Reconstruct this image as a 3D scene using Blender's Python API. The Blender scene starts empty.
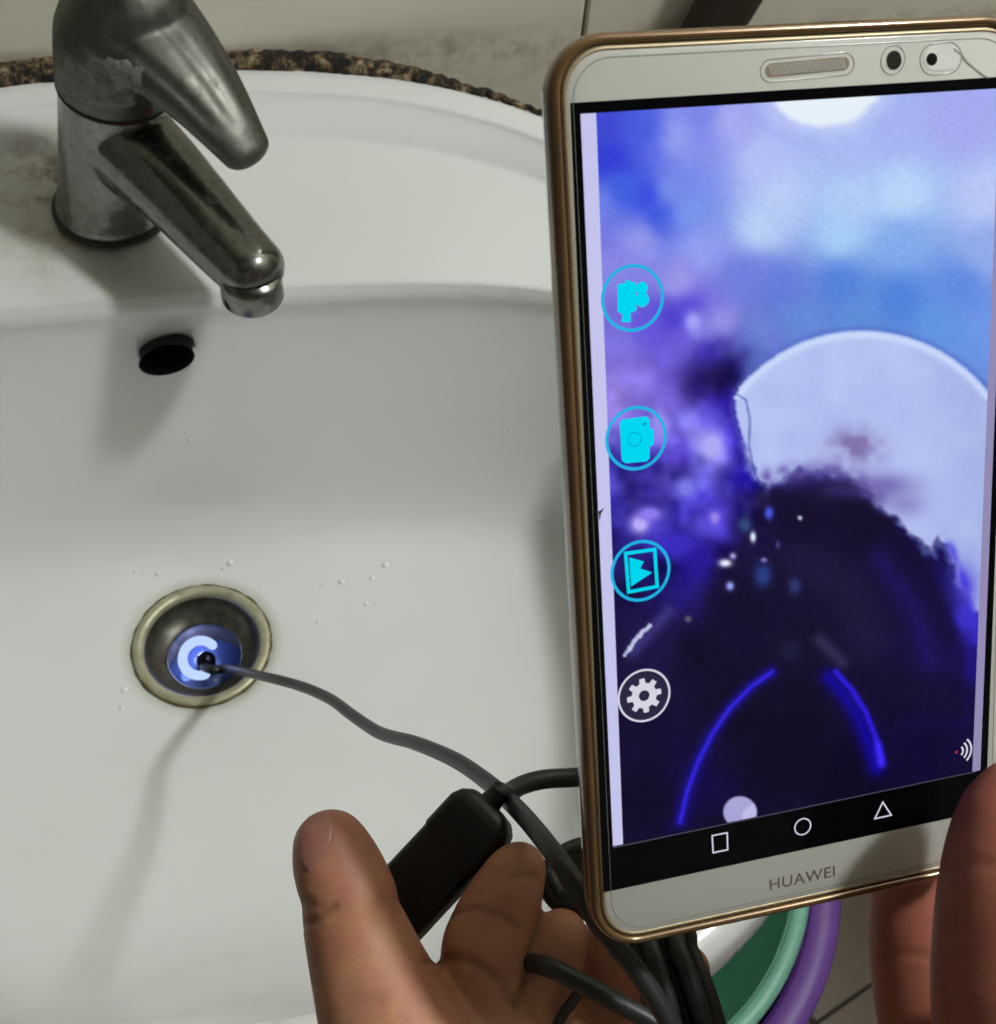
import bpy, bmesh, math, random
import numpy as np
from mathutils import Vector, Matrix, noise as mnoise
random.seed(4); np.random.seed(4)
sc = bpy.context.scene
C = sc.collection
PI = math.pi
MM = 0.001
Z0 = 700.0                      # height of the drain above the floor, mm
FPX = 1400.0                    # focal length in pixels

# ---------------------------------------------------------------- camera
CP = np.array([57.625, -349.546, 627.04])
CR = np.array([0.98577719, -0.1576913, 0.05811017])
CU = np.array([0.09911445, 0.82475553, 0.55673569])
CW = np.array([0.13571906, 0.54305779, -0.82865468])
cd = bpy.data.cameras.new('camera')
cam = bpy.data.objects.new('camera', cd); C.objects.link(cam)
cam.matrix_world = Matrix(((CR[0], CU[0], -CW[0], CP[0]*MM), (CR[1], CU[1], -CW[1], CP[1]*MM),
                           (CR[2], CU[2], -CW[2], (CP[2]+Z0)*MM), (0, 0, 0, 1)))
cd.sensor_fit = 'HORIZONTAL'; cd.sensor_width = 36; cd.lens = 36*FPX/996
cd.clip_start = 0.01; cd.clip_end = 20
cd.dof.use_dof = True; cd.dof.focus_distance = 0.33; cd.dof.aperture_fstop = 60
sc.camera = cam

# ---------------------------------------------------------------- light
sc.view_settings.view_transform = 'Standard'; sc.view_settings.look = 'None'
sc.view_settings.gamma = 1; sc.view_settings.exposure = 0
sc.view_settings.use_curve_mapping = False
w = bpy.data.worlds.new('room_light'); sc.world = w; w.use_nodes = True
bg = w.node_tree.nodes['Background']; bg.inputs[0].default_value = (0.86, 0.88, 0.86, 1); bg.inputs[1].default_value = 0.75
def lamp(name, loc, power, radius, col):
    l = bpy.data.lights.new(name, 'POINT'); l.energy = power; l.shadow_soft_size = radius; l.color = col
    o = bpy.data.objects.new(name, l); C.objects.link(o)
    o.location = (loc[0]*MM, loc[1]*MM, (loc[2]+Z0)*MM); return o
lamp('room_bulb', (828, -188, 1440), 43, 0.06, (0.97, 1.0, 1.0))

# ---------------------------------------------------------------- helpers
def at(px, py, d):
    """point (mm) seen at photo pixel (px,py), d mm in front of the camera"""
    return CP + d*(CW + CR*(px-498)/FPX - CU*(py-512)/FPX)
def onz(px, py, z):
    v = CW + CR*(px-498)/FPX - CU*(py-512)/FPX
    return CP + v*((z-CP[2])/v[2])
def pix(P):
    d = np.asarray(P, float)-CP; z = d@CW
    return np.stack([498+FPX*(d@CR)/z, 512-FPX*(d@CU)/z], -1)

def s2l(c):
    c = np.asarray(c, float)/255.0
    return np.where(c <= 0.04045, c/12.92, ((c+0.055)/1.055)**2.4)
def col(r, g, b): return tuple(s2l((r, g, b)))+(1,)

def thing(name, label, cat, loc, group=None):
    o = bpy.data.objects.new(name, None); C.objects.link(o); o.empty_display_size = 0.02
    o.location = (loc[0]*MM, loc[1]*MM, (loc[2]+Z0)*MM)
    tag(o, label, cat, group); return o
def tag(o, label, cat, group=None):
    o['label'] = label; o['category'] = cat
    if group: o['group'] = group
    return o
def worldloc(o):
    v = Vector((0, 0, 0))
    while o: v += o.location; o = o.parent
    return v
def mesh_obj(name, V, F, mat, parent=None, smooth=True, origin=None):
    """V in mm (world, drain centre = 0); origin mm for top-level meshes"""
    V = np.asarray(V, float).reshape(-1, 3)
    W = V*MM; W[:, 2] += Z0*MM
    if parent is not None:
        base = np.array(worldloc(parent)); loc = np.zeros(3)
    else:
        o3 = np.asarray(origin if origin is not None else [0, 0, -Z0], float)
        base = o3*MM+np.array([0, 0, Z0*MM]); loc = base
    me = bpy.data.meshes.new(name); me.from_pydata((W-base).tolist(), [], [tuple(f) for f in F]); me.update()
    if smooth: me.polygons.foreach_set('use_smooth', [True]*len(me.polygons))
    if mat: me.materials.append(mat)
    o = bpy.data.objects.new(name, me); C.objects.link(o); o.location = loc.tolist()
    if parent is not None: o.parent = parent
    return o
def baked(o):
    """apply modifiers"""
    dg = bpy.context.evaluated_depsgraph_get(); dg.update()
    me = bpy.data.meshes.new_from_object(o.evaluated_get(dg)); old = o.data
    o.modifiers.clear(); o.data = me; me.name = old.name
    return o
def crom(P, n):
    P = np.asarray(P, float); Q = np.vstack([2*P[0]-P[1], P, 2*P[-1]-P[-2]]); out = []
    for i in range(1, len(Q)-2):
        a, b, c, d = Q[i-1], Q[i], Q[i+1], Q[i+2]
        for k in range(n):
            t = k/n
            out.append(0.5*((2*b)+(c-a)*t+(2*a-5*b+4*c-d)*t*t+(3*b-a-3*c+d)*t**3))
    out.append(Q[-2]); return np.array(out)
def tube(P, r, seg=12, n=10, cap=True, closed=False):
    """P control points, r radius or list of radii -> V,F"""
    P = np.asarray(P, float); r = np.full(len(P), float(r)) if np.isscalar(r) else np.asarray(r, float)
    D = crom(np.hstack([P, r[:, None]]), n) if n > 1 else np.hstack([P, r[:, None]])
    X, rr = D[:, :3], D[:, 3]
    T = np.gradient(X, axis=0); T /= np.linalg.norm(T, axis=1)[:, None]+1e-12
    a = np.array([0, 0, 1.]) if abs(T[0][2]) < 0.9 else np.array([1., 0, 0])
    N = np.cross(T[0], a); N /= np.linalg.norm(N); V = []; F = []
    for i in range(len(X)):
        N = N-T[i]*(N@T[i]); N /= np.linalg.norm(N); B = np.cross(T[i], N)
        for k in range(seg):
            t = 2*PI*k/seg; V.append(X[i]+rr[i]*(math.cos(t)*N+math.sin(t)*B))
    for i in range(len(X)-1):
        for k in range(seg):
            k2 = (k+1) % seg; F.append((i*seg+k, i*seg+k2, (i+1)*seg+k2, (i+1)*seg+k))
    if cap:
        F.append(tuple(range(seg))[::-1]); F.append(tuple(range((len(X)-1)*seg, len(X)*seg)))
    return V, F
def lathe(prof, c=(0, 0, 0), seg=64, axis=None, closed=False, cap=False):
    """prof list of (r,h)"""
    c = np.asarray(c, float); A = np.array([0, 0, 1.]) if axis is None else np.asarray(axis, float)/np.linalg.norm(axis)
    a = np.array([1., 0, 0]) if abs(A[0]) < 0.9 else np.array([0, 1., 0])
    X = a-A*(a@A); X /= np.linalg.norm(X); Y = np.cross(A, X); V = []; F = []
    for (r, h) in prof:
        for k in range(seg):
            t = 2*PI*k/seg; V.append(c+A*h+r*(math.cos(t)*X+math.sin(t)*Y))
    m = len(prof)
    for i in range(m if closed else m-1):
        j = (i+1) % m
        for k in range(seg):
            k2 = (k+1) % seg; F.append((i*seg+k, i*seg+k2, j*seg+k2, j*seg+k))
    if cap:
        F.append(tuple(range(seg))[::-1]); F.append(tuple(range((m-1)*seg, m*seg)))
    return V, F
def box(lo, hi):
    x0, y0, z0 = lo; x1, y1, z1 = hi
    V = [(x0, y0, z0), (x1, y0, z0), (x1, y1, z0), (x0, y1, z0), (x0, y0, z1), (x1, y0, z1), (x1, y1, z1), (x0, y1, z1)]
    F = [(0, 3, 2, 1), (4, 5, 6, 7), (0, 1, 5, 4), (1, 2, 6, 5), (2, 3, 7, 6), (3, 0, 4, 7)]
    return V, F
def join(*vf):
    V = []; F = []
    for v, f in vf:
        n = len(V); V += [tuple(x) for x in v]; F += [tuple(i+n for i in q) for q in f]
    return V, F
ICO = None
def blobs(spheres):
    """spheres: list of (centre, 3x3 matrix or radius)"""
    global ICO
    if ICO is None:
        b = bmesh.new(); bmesh.ops.create_icosphere(b, subdivisions=3, radius=1)
        ICO = (np.array([v.co[:] for v in b.verts]), [tuple(v.index for v in f.verts) for f in b.faces]); b.free()
    V = []; F = []; n = 0
    for c, m in spheres:
        M = np.eye(3)*m if np.isscalar(m) else np.asarray(m)
        V.append(ICO[0]@M.T+np.asarray(c)); F += [tuple(i+n for i in f) for f in ICO[1]]; n += len(ICO[0])
    return np.vstack(V), F
def chain(P, r, flat=None, step=0.22, axis=None):
    """spheres along a limb; flat = (factor) squash along axis"""
    P = np.asarray(P, float); D = crom(np.hstack([P, np.asarray(r, float)[:, None]]), 24); out = []
    last = None
    for q in D:
        if last is not None and np.linalg.norm(q[:3]-last) < step*q[3]: continue
        last = q[:3]; m = q[3]
        if flat:
            A = np.asarray(axis, float); A = A/np.linalg.norm(A)
            m = q[3]*(np.eye(3)-(1-flat)*np.outer(A, A))
        out.append((q[:3], m))
    out.append((D[-1][:3], out[-1][1])); return out
def voxel(name, VF, mat, parent, vox=0.9, smooth=12, origin=None, sub=0):
    o = mesh_obj(name, VF[0], VF[1], mat, parent, True, origin)
    m = o.modifiers.new('r', 'REMESH'); m.mode = 'VOXEL'; m.voxel_size = vox*MM; m.use_smooth_shade = True
    s = o.modifiers.new('s', 'SMOOTH'); s.factor = 0.6; s.iterations = smooth
    if sub: q = o.modifiers.new('q', 'SUBSURF'); q.levels = q.render_levels = sub
    baked(o)
    o.data.polygons.foreach_set('use_smooth', [True]*len(o.data.polygons))
    if mat and not o.data.materials: o.data.materials.append(mat)
    return o
def reshape(o, fn):
    """fn(V mm world, N) -> V"""
    me = o.data; n = len(me.vertices)
    co = np.zeros(n*3); me.vertices.foreach_get('co', co); co = co.reshape(-1, 3)
    no = np.zeros(n*3); me.vertices.foreach_get('normal', no); no = no.reshape(-1, 3)
    b = np.array(worldloc(o)); Wm = (co+b)/MM; Wm[:, 2] -= Z0
    R = fn(Wm.copy(), no); R = R.copy(); R[:, 2] += Z0
    me.vertices.foreach_set('co', (R*MM-b).ravel()); me.update()

# ---- materials
def mat(name, base=(.8, .8, .8, 1), rough=.5, metal=0, **k):
    m = bpy.data.materials.new(name); m.use_nodes = True
    b = m.node_tree.nodes['Principled BSDF']
    b.inputs['Base Color'].default_value = base; b.inputs['Roughness'].default_value = rough; b.inputs['Metallic'].default_value = metal
    for kk, v in k.items(): b.inputs[kk.replace('_', ' ')].default_value = v
    return m
class NT:
    def __init__(s, m): s.m = m; s.t = m.node_tree; s.b = s.t.nodes['Principled BSDF']
    def n(s, typ, **k):
        x = s.t.nodes.new(typ)
        for a, v in k.items():
            if a.startswith('_'): x.inputs[int(a[1:]) if a[1:].isdigit() else a[1:].replace('_', ' ')].default_value = v
            else: setattr(x, a, v)
        return x
    def l(s, a, b): s.t.links.new(a, b)
    def coord(s): return s.n('ShaderNodeTexCoord').outputs['Object']
    def noise(s, scale, detail=4, rough=.55, vec=None, dist=0):
        x = s.n('ShaderNodeTexNoise'); x.inputs['Scale'].default_value = scale; x.inputs['Detail'].default_value = detail
        x.inputs['Roughness'].default_value = rough; x.inputs['Distortion'].default_value = dist
        s.l(vec if vec else s.coord(), x.inputs['Vector']); return x.outputs['Fac']
    def ramp(s, fac, stops):
        x = s.n('ShaderNodeValToRGB'); e = x.color_ramp.elements
        while len(e) < len(stops): e.new(.5)
        for q, (p, c) in zip(e, stops): q.position = p; q.color = c if len(c) == 4 else tuple(c)+(1,)
        s.l(fac, x.inputs[0]); return x.outputs[0]
    def mix(s, fac, a, b):
        x = s.n('ShaderNodeMix', data_type='RGBA')
        for v, i in ((fac, 0), (a, 6), (b, 7)):
            if hasattr(v, 'is_output'): s.l(v, x.inputs[i])
            else: x.inputs[i].default_value = v
        return x.outputs[2]
    def math(s, op, a, b=0.0, clamp=False):
        x = s.n('ShaderNodeMath', operation=op, use_clamp=clamp)
        for v, i in ((a, 0), (b, 1)):
            if hasattr(v, 'is_output'): s.l(v, x.inputs[i])
            else: x.inputs[i].default_value = v
        return x.outputs[0]
    def bump(s, h, strength=.2, dist=.001):
        x = s.n('ShaderNodeBump'); x.inputs['Strength'].default_value = strength; x.inputs['Distance'].default_value = dist
        s.l(h, x.inputs['Height']); s.l(x.outputs[0], s.b.inputs['Normal']); return x
    def near(s, p, r0, r1, sq=(1, 1, 1)):
        """1 near world point p (mm), 0 beyond r1 (objects with origin at world 0)"""
        v = s.n('ShaderNodeVectorMath', operation='DISTANCE'); g = s.n('ShaderNodeNewGeometry')
        mp = s.n('ShaderNodeVectorMath', operation='MULTIPLY'); mp.inputs[1].default_value = sq
        s.l(g.outputs['Position'], mp.inputs[0]); s.l(mp.outputs[0], v.inputs[0])
        v.inputs[1].default_value = (p[0]*MM*sq[0], p[1]*MM*sq[1], (p[2]+Z0)*MM*sq[2])
        m = s.n('ShaderNodeMapRange'); m.inputs[1].default_value = r0*MM; m.inputs[2].default_value = r1*MM
        m.inputs[3].default_value = 1; m.inputs[4].default_value = 0; s.l(v.outputs['Value'], m.inputs[0]); return m.outputs[0]

def ceramic():
    m = mat('ceramic', col(224, 225, 225), .13, Coat_Weight=.3, Coat_Roughness=.05); t = NT(m)
    base = t.mix(t.ramp(t.noise(9), [(.35, (0, 0, 0)), (.7, (1, 1, 1))]), col(227, 228, 228), col(222, 224, 222))
    n2 = t.ramp(t.noise(55, 6, .7), [(.42, (0, 0, 0)), (.62, (1, 1, 1))])
    # lime and rust round the tap foot
    f = t.math('MULTIPLY', t.near((-30, 155, 157), 15, 62), 0.75)
    base = t.mix(t.math('MULTIPLY', f, t.math('ADD', t.math('MULTIPLY', n2, .6), .4)), base, col(150, 138, 98))
    f = t.math('MULTIPLY', t.near((-50, 175, 157), 8, 30), n2)
    base = t.mix(f, base, col(105, 78, 46))
    # dirty halo round the drain
    f = t.math('MULTIPLY', t.near((0, 0, 0), 33, 41), 0.55)
    base = t.mix(f, base, col(150, 150, 112))
    # grime along the wall
    # soap film at the front of the bowl
    t.l(base, t.b.inputs['Base Color'])
    t.l(t.ramp(t.noise(30, 5), [(.3, (.10,)*3), (.75, (.26,)*3)]), t.b.inputs['Roughness'])
    t.bump(t.noise(240, 3), .06, .0004)
    return m
def chrome(name='worn_chrome', rmin=.10, rmax=.34, c=(128, 128, 123)):
    m = mat(name, col(*c), .25, 1); t = NT(m)
    n = t.noise(70, 6, .7)
    spots = t.ramp(t.noise(210, 5, .8), [(.48, (0, 0, 0)), (.68, (1, 1, 1))])
    t.l(t.mix(spots, col(*c), col(*(int(x*.82) for x in c))), t.b.inputs['Base Color'])
    t.l(t.ramp(n, [(.3, (rmin,)*3), (.7, (rmax,)*3)]), t.b.inputs['Roughness'])
    t.bump(t.noise(500, 4), .08, .0003); return m
def skin(name, a, b, c, rough=.5):
    m = mat(name, a, rough, Subsurface_Weight=.12, Subsurface_Scale=.004); t = NT(m)
    m.node_tree.nodes['Principled BSDF'].inputs['Subsurface Radius'].default_value = (1, .35, .2)
    x = t.mix(t.ramp(t.noise(60, 5, .6), [(.35, (0, 0, 0)), (.66, (1, 1, 1))]), a, b)
    x = t.mix(t.ramp(t.noise(130, 4, .6), [(.5, (0, 0, 0)), (.75, (1, 1, 1))]), x, c)
    at_ = t.n('ShaderNodeAttribute', attribute_name='tint')
    x2 = t.n('ShaderNodeMix', data_type='RGBA', blend_type='MULTIPLY'); x2.inputs[0].default_value = 1
    t.l(x, x2.inputs[6]); t.l(at_.outputs['Color'], x2.inputs[7])
    t.l(x2.outputs[2], t.b.inputs['Base Color'])
    v = t.n('ShaderNodeTexVoronoi'); v.inputs['Scale'].default_value = 900; t.l(t.coord(), v.inputs['Vector'])
    h = t.math('ADD', t.math('MULTIPLY', v.outputs['Distance'], .5), t.noise(420, 6, .7))
    t.bump(h, .16, .0004); return m
def emis(name, c, s=1.0):
    m = mat(name, (0, 0, 0, 1), .3); b = m.node_tree.nodes['Principled BSDF']
    b.inputs['Emission Color'].default_value = c; b.inputs['Emission Strength'].default_value = s
    b.inputs['Specular IOR Level'].default_value = .0; return m

M_CER = ceramic(); M_CHR = chrome()
M_BLK = mat('black_plastic', col(17, 17, 18), .42)
M_CAB = mat('cable_rubber', col(38, 41, 40), .45)
def tile_mat(name, a, b, stain=True):
    m = mat(name, a, .28); t = NT(m)
    base = t.mix(t.noise(5, 5), a, b)
    if stain:
        g = t.n('ShaderNodeNewGeometry'); s = t.n('ShaderNodeSeparateXYZ'); t.l(g.outputs['Position'], s.inputs[0])
        r = t.n('ShaderNodeMapRange'); t.l(s.outputs['Z'], r.inputs[0])
        r.inputs[1].default_value = (168+Z0)*MM; r.inputs[2].default_value = (179+Z0)*MM; r.inputs[3].default_value = 1; r.inputs[4].default_value = 0
        r2 = t.n('ShaderNodeMapRange'); t.l(s.outputs['Z'], r2.inputs[0]); r2.inputs[1].default_value = (135+Z0)*MM; r2.inputs[2].default_value = (160+Z0)*MM
        f = t.math('MULTIPLY', t.math('MULTIPLY', t.math('MULTIPLY', r.outputs[0], r2.outputs[0]), .6), t.ramp(t.noise(45, 7, .75), [(.45, (0, 0, 0)), (.68, (1, 1, 1))]))
        base = t.mix(f, base, col(136, 108, 66))
    t.l(base, t.b.inputs['Base Color']); t.bump(t.noise(25, 3), .05, .001); return m
M_WT = tile_mat('wall_tile_glaze', col(236, 232, 214), col(228, 223, 202))
M_FT = tile_mat('floor_tile_brown', col(92, 72, 48), col(66, 50, 34), False)
M_GR = mat('grout', col(140, 134, 112), .9); M_PL = mat('plaster', col(142, 140, 133), .9)

# ---------------------------------------------------------------- the room
def structure(name, vf, m, origin=None, smooth=False):
    o = mesh_obj(name, vf[0], vf[1], m, None, smooth, origin); o['kind'] = 'structure'; return o
WY = 238.0
FZ = -Z0
floor = structure('floor', box((-1000, -1600, FZ-40), (1300, WY+60, FZ-4)), mat('floor_grout', col(52, 44, 34), .9))
wall_back = structure('wall_back', box((-1000, WY+9, FZ-4), (1300, WY+60, 1500)), M_GR)
structure('wall_left', box((-1060, -1600, FZ-4), (-1000, WY+60, 1500)), M_PL)
structure('wall_right', box((1300, -1600, FZ-4), (1360, WY+60, 1500)), M_PL)
structure('wall_front', box((-1060, -1660, FZ-4), (1360, -1600, 1560)), M_PL)
structure('ceiling', box((-1060, -1600, 1500), (1360, WY+60, 1560)), M_PL)
def bev_box(lo, hi, b=1.2):
    bm = bmesh.new(); V, F = box(lo, hi); vs = [bm.verts.new(v) for v in V]
    for f in F: bm.faces.new([vs[i] for i in f])
    bmesh.ops.bevel(bm, geom=bm.edges[:], offset=b, segments=2, affect='EDGES'); bm.verts.index_update()
    r = ([v.co[:] for v in bm.verts], [tuple(v.index for v in f.verts) for f in bm.faces]); bm.free(); return r
TW, TH = 300, 450
for i in range(-3, 4):
    for j in range(-2, 4):
        x = 223+i*TW; z = 105+j*TH
        if x < -1000 or x+TW > 1300: continue
        z0 = max(z, FZ+1); 
        if z0 >= z+TH: continue
        mesh_obj('wall_tile', *bev_box((x+.9, WY, z0+.9), (x+TW-.9, WY+10, min(z+TH, 1500)-.9)), M_WT, wall_back, False)
f0 = onz(815, 1024, FZ); f1 = onz(872, 984, FZ); fa = math.atan2(f1[1]-f0[1], f1[0]-f0[0]); fc_, fs_ = math.cos(fa), math.sin(fa)
for i in range(-3, 4):
    for j in range(-4, 4):
        V, F = bev_box((i*250+2, j*250+2, FZ-6), (i*250+248, j*250+248, FZ), 2)
        V = [(f0[0]+60+x*fc_-y*fs_, f0[1]+40+x*fs_+y*fc_, z) for x, y, z in [(v[0]-60*fc_-40*fs_, v[1]+60*fs_-40*fc_, v[2]) for v in V]]
        if min(v[1] for v in V) > WY-1 or max(v[0] for v in V) > 1290 or min(v[0] for v in V) < -990: continue
        V = [(v[0], min(v[1], WY-.2), v[2]) for v in V]
        mesh_obj('floor_tile', V, F, M_FT, floor, False)

# ---------------------------------------------------------------- wash basin
def sell(a, bb, bf, cy, n, nf, seg=200, cx=0):
    out = []
    for k in range(seg):
        t = 2*PI*k/seg; c, s = math.cos(t), math.sin(t); b = bb if s > 0 else bf
        # blend exponent smoothly
        e = nf+(n-nf)*(0.5+0.5*math.tanh(3*s))
        r = (abs(c/a)**e+abs(s/b)**e)**(-1/e); out.append((cx+r*c, cy+r*s))
    return np.array(out)
SEG = 220
ring = lambda P, z: np.hstack([P, np.full((len(P), 1), float(z))])
hole = sell(30, 30, 30, 0, 2, 2, SEG)
c35 = sell(36, 36, 36, 0, 2, 2, SEG); c60 = sell(60, 46, 60, 0, 2, 2, SEG)
flr = sell(170, 54, 120, 0, 2.8, 2.4, SEG); fl2 = sell(207, 65, 158, 0, 3.0, 2.7, SEG)
wl1 = sell(222, 74, 186, 0, 3.2, 2.7, SEG); wl2 = sell(231, 84, 206, 0, 3.2, 2.7, SEG)
opn = sell(237, 94, 226, 0, 3.3, 2.8, SEG)
low = sell(249, 193, 234, 0, 2.5, 2.8, SEG); lo2 = sell(252, 199, 238, 0, 2.45, 2.8, SEG)
upr = sell(257, 215, 246, 0, 2.42, 2.8, SEG); out_ = sell(269.5, 234, 258.5, 0, 2.42, 2.8, SEG); out2 = sell(273, 237, 262, 0, 2.42, 2.8, SEG)
und = sell(262, 228, 248, 0, 2.4, 2.65, SEG); und2 = sell(235, 205, 235, 0, 2.6, 3, SEG); und3 = sell(120, 90, 130, 0, 2.3, 2.3, SEG); und4 = sell(45, 45, 45, 0, 2, 2, SEG)
mx = lambda A, B, t: A*(1-t)+B*t
prof = [ring(hole, -14), ring(hole, -6), ring(hole*1.03, -2), ring(c35*1.01, -0.2), ring(c35*1.12, 0.2), ring(c60, 1.2), ring(flr, 6), ring(fl2, 20), ring(wl1, 50), ring(wl2, 90), ring(opn*0.996, 130),
        ring(opn, 142), ring(mx(opn, low, .03), 147.5), ring(mx(opn, low, .09), 150.2), ring(mx(opn, low, .45), 152.0), ring(mx(opn, low, .75), 153.2), ring(mx(opn, low, .95), 154.2), ring(low, 154.7), ring(lo2, 157.5),
        ring(mx(lo2, upr, .85), 163.4), ring(upr, 165), ring(mx(upr, out_, .15), 165.8), ring(mx(upr, out_, .75), 165.6), ring(out_, 163), ring(out2, 155), ring(out2, 130), ring(und, 100), ring(und2, 40), ring(und3, -30), ring(und4, -45), ring(und4*.8, -45), ring(hole*1.05, -30)]
prof = np.array(prof)
# keep the rings in order on the narrow side rims
D = crom(prof.reshape(len(prof), -1), 3).reshape(-1, SEG, 3)[:-1]
nr = len(D); V = D.reshape(-1, 3); F = []
for i in range(nr):
    j = (i+1) % nr
    for k in range(SEG):
        k2 = (k+1) % SEG; F.append((i*SEG+k, i*SEG+k2, j*SEG+k2, j*SEG+k))
basin = thing('wash_basin', 'white ceramic wash basin with round drain and overflow hole, fixed to tiled wall', 'sink', (0, 0, 0))
bowl = mesh_obj('bowl', V, F, M_CER, basin)
# overflow hole cut through the back of the bowl
OC = np.array([1.5, 82, 122]); OA = np.array([0.0, 1.0, -.25]); OA /= np.linalg.norm(OA)
cv, cf = lathe([(11, -22), (11, 36)], OC, 40, OA, cap=True)
def flat(V): return [tuple(OC+np.array([(v-OC)[0]*1.18, (v-OC)[1], (v-OC)[2]*.66+.22*(v-OC)[0]])) for v in V]
cv = flat(cv)
cut = mesh_obj('cutter', cv, cf, None)
bo = bowl.modifiers.new('b', 'BOOLEAN'); bo.operation = 'DIFFERENCE'; bo.object = cut; bo.solver = 'EXACT'
baked(bowl); bpy.data.objects.remove(cut)
if not bowl.data.materials: bowl.data.materials.append(M_CER)
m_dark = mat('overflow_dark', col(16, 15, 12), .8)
ov, of_ = lathe([(11.05, 1.2), (10.5, 2.0), (10.4, 5), (10.4, 32), (0.1, 32.2)], OC, 40, OA)
mesh_obj('overflow_channel', flat(ov), of_, m_dark, basin)

# ---------------------------------------------------------------- drain
drain = thing('sink_drain', 'round sink drain with grimy beige rim and dark metal cup lit blue inside', 'drain', (0, 0, -14))
m_fl = mat('drain_rim_metal', col(140, 138, 112), .45, .35); t = NT(m_fl)
t.l(t.ramp(t.noise(120, 5, .7), [(.35, col(186, 184, 158)), (.58, col(164, 161, 132)), (.8, col(104, 94, 62))]), t.b.inputs['Base Color'])
m_cup = mat('drain_cup_metal', col(74, 73, 66), .38, .55); t = NT(m_cup)
t.l(t.ramp(t.noise(140, 5, .7), [(.3, col(92, 90, 82)), (.7, col(52, 50, 44))]), t.b.inputs['Base Color'])
mesh_obj('rim', *lathe([(34, -.8), (34.2, .6), (33.2, 1.5), (31.5, 1.7), (29.6, 1.2), (28.8, 0), (28.6, -2)], (0, 0, 0), 96), m_fl, drain)
mesh_obj('cup', *lathe([(28.9, -1), (28.4, -3), (27, -6), (24.5, -8.5), (21, -10.5), (19, -11.4), (18.4, -12), (19, -12.8), (20.5, -15), (21, -20), (21, -60), (0.1, -60)], (0, 0, 0), 96), m_cup, drain)
m_wat = mat('drain_water', col(70, 85, 130), .06, 0, Specular_IOR_Level=.8)
mesh_obj('water', *lathe([(20.9, -33), (0.05, -33)], (0, 0, 0), 64), m_wat, drain, False)
# rusty collar line round the rim
gv = []
rnd = random.Random(3)
P = [(34.4*math.cos(a), 34.4*math.sin(a), .3+rnd.uniform(-.2, .2)) for a in np.linspace(0, 2*PI, 60)]
m_gr = mat('rust_grime', col(96, 82, 48), .8)
mesh_obj('grime_line', *tube(P, [.45+rnd.uniform(-.25, .45) for _ in P], 6, 2), m_gr, drain)

# ---------------------------------------------------------------- mixer tap
tap = thing('mixer_tap', 'worn chrome single-lever mixer tap with lime scale on basin deck', 'tap', (-16, 152, 155))
b0 = np.array([-16, 152, 155.]); b1 = np.array([-4, 150, 226.])
ax = (b1-b0)/np.linalg.norm(b1-b0)
tip = np.array([45.4, 69.5, 191.5])
sp = []
for k in range(26):
    s = k/25; c = b0+(b1-b0)*s; sp.append((c, 25.5-1.5*s if s > .12 else 26.5-.8*s/.12))
d = tip-(b0+(b1-b0)*.62); d /= np.linalg.norm(d)
side = np.cross(d, [0, 0, 1]); side /= np.linalg.norm(side); up = np.cross(side, d)
st = b0+(b1-b0)*.62
for k in range(46):
    s = k/45; c = st+(tip-st)*s+np.array([0, 0, 7*math.sin(PI*s)*(1-s)]); wd = 21.5-6.6*s; ht = 24-10.8*s**.7
    sp.append((c, np.stack([d*min(wd, ht), side*wd, up*ht]).T))
tv = blobs(sp)
# flat foot
foot = lathe([(0.1, 0), (26.8, 0), (26.8, 3), (25, 6), (0.1, 6)], b0, 64)
body = voxel('body', join(tv, foot), M_CHR, tap, 1.1, 10)
def cutfoot(W, N): W[:, 2] = np.maximum(W[:, 2], 155.0); return W
reshape(body, cutfoot)
mesh_obj('foot_ring', *lathe([(25.5, -.2), (28.2, -.2), (28.4, 1.3), (27.2, 2.6), (25.2, 2.8)], b0, 64), mat('foot_ring_dark', col(26, 24, 20), .5), tap)
ae = np.array([44.8, 65, 185.])
mesh_obj('aerator', *lathe([(.1, 8), (12.2, 8), (13.0, 5), (13.2, -4.2), (12.4, -5.4), (9.8, -4.4), (9.4, -2), (9.2, 1), (.1, 1)], ae, 48), chrome('aerator_chrome', .12, .3), tap)
mesh_obj('seam_ring', *lathe([(23.6, -1.1), (24.6, -.8), (24.8, .3), (23.6, 1.1)], b1+ax*-1, 64, ax), mat('seam_rust', col(66, 50, 36), .7, .3), tap)
# lever: cap + handle
h0 = b1+ax*3
sp = []
for k in range(18):
    s = k/17; c = h0+ax*(s*34)+np.array([6.5, 0, 0])*s*s; sp.append((c, 25.2 if k < 2 else 24.5+5*s if s < .6 else 27.5-7*(s-.6)))
lt = np.array([48.5, 98, 230.])
ls = h0+ax*30+np.array([8, -4, 0]); d = lt-ls; L = np.linalg.norm(d); d /= L
side = np.cross(d, [0, 0, 1]); side /= np.linalg.norm(side); up = np.cross(side, d)
for k in range(40):
    s = k/39; c = ls+d*L*s+up*(5*math.sin(PI*s)); wd = 27-15.5*s; ht = 17-10.5*s**.8
    sp.append((c, np.stack([d*min(wd, ht)*1.0, side*wd, up*ht]).T))
m_lev = chrome('worn_chrome_lever', .38, .6, (104, 104, 98))
V_, F_ = blobs(sp)
lev = voxel('lever', (V_, F_), m_lev, tap, 1.1, 10)
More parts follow.
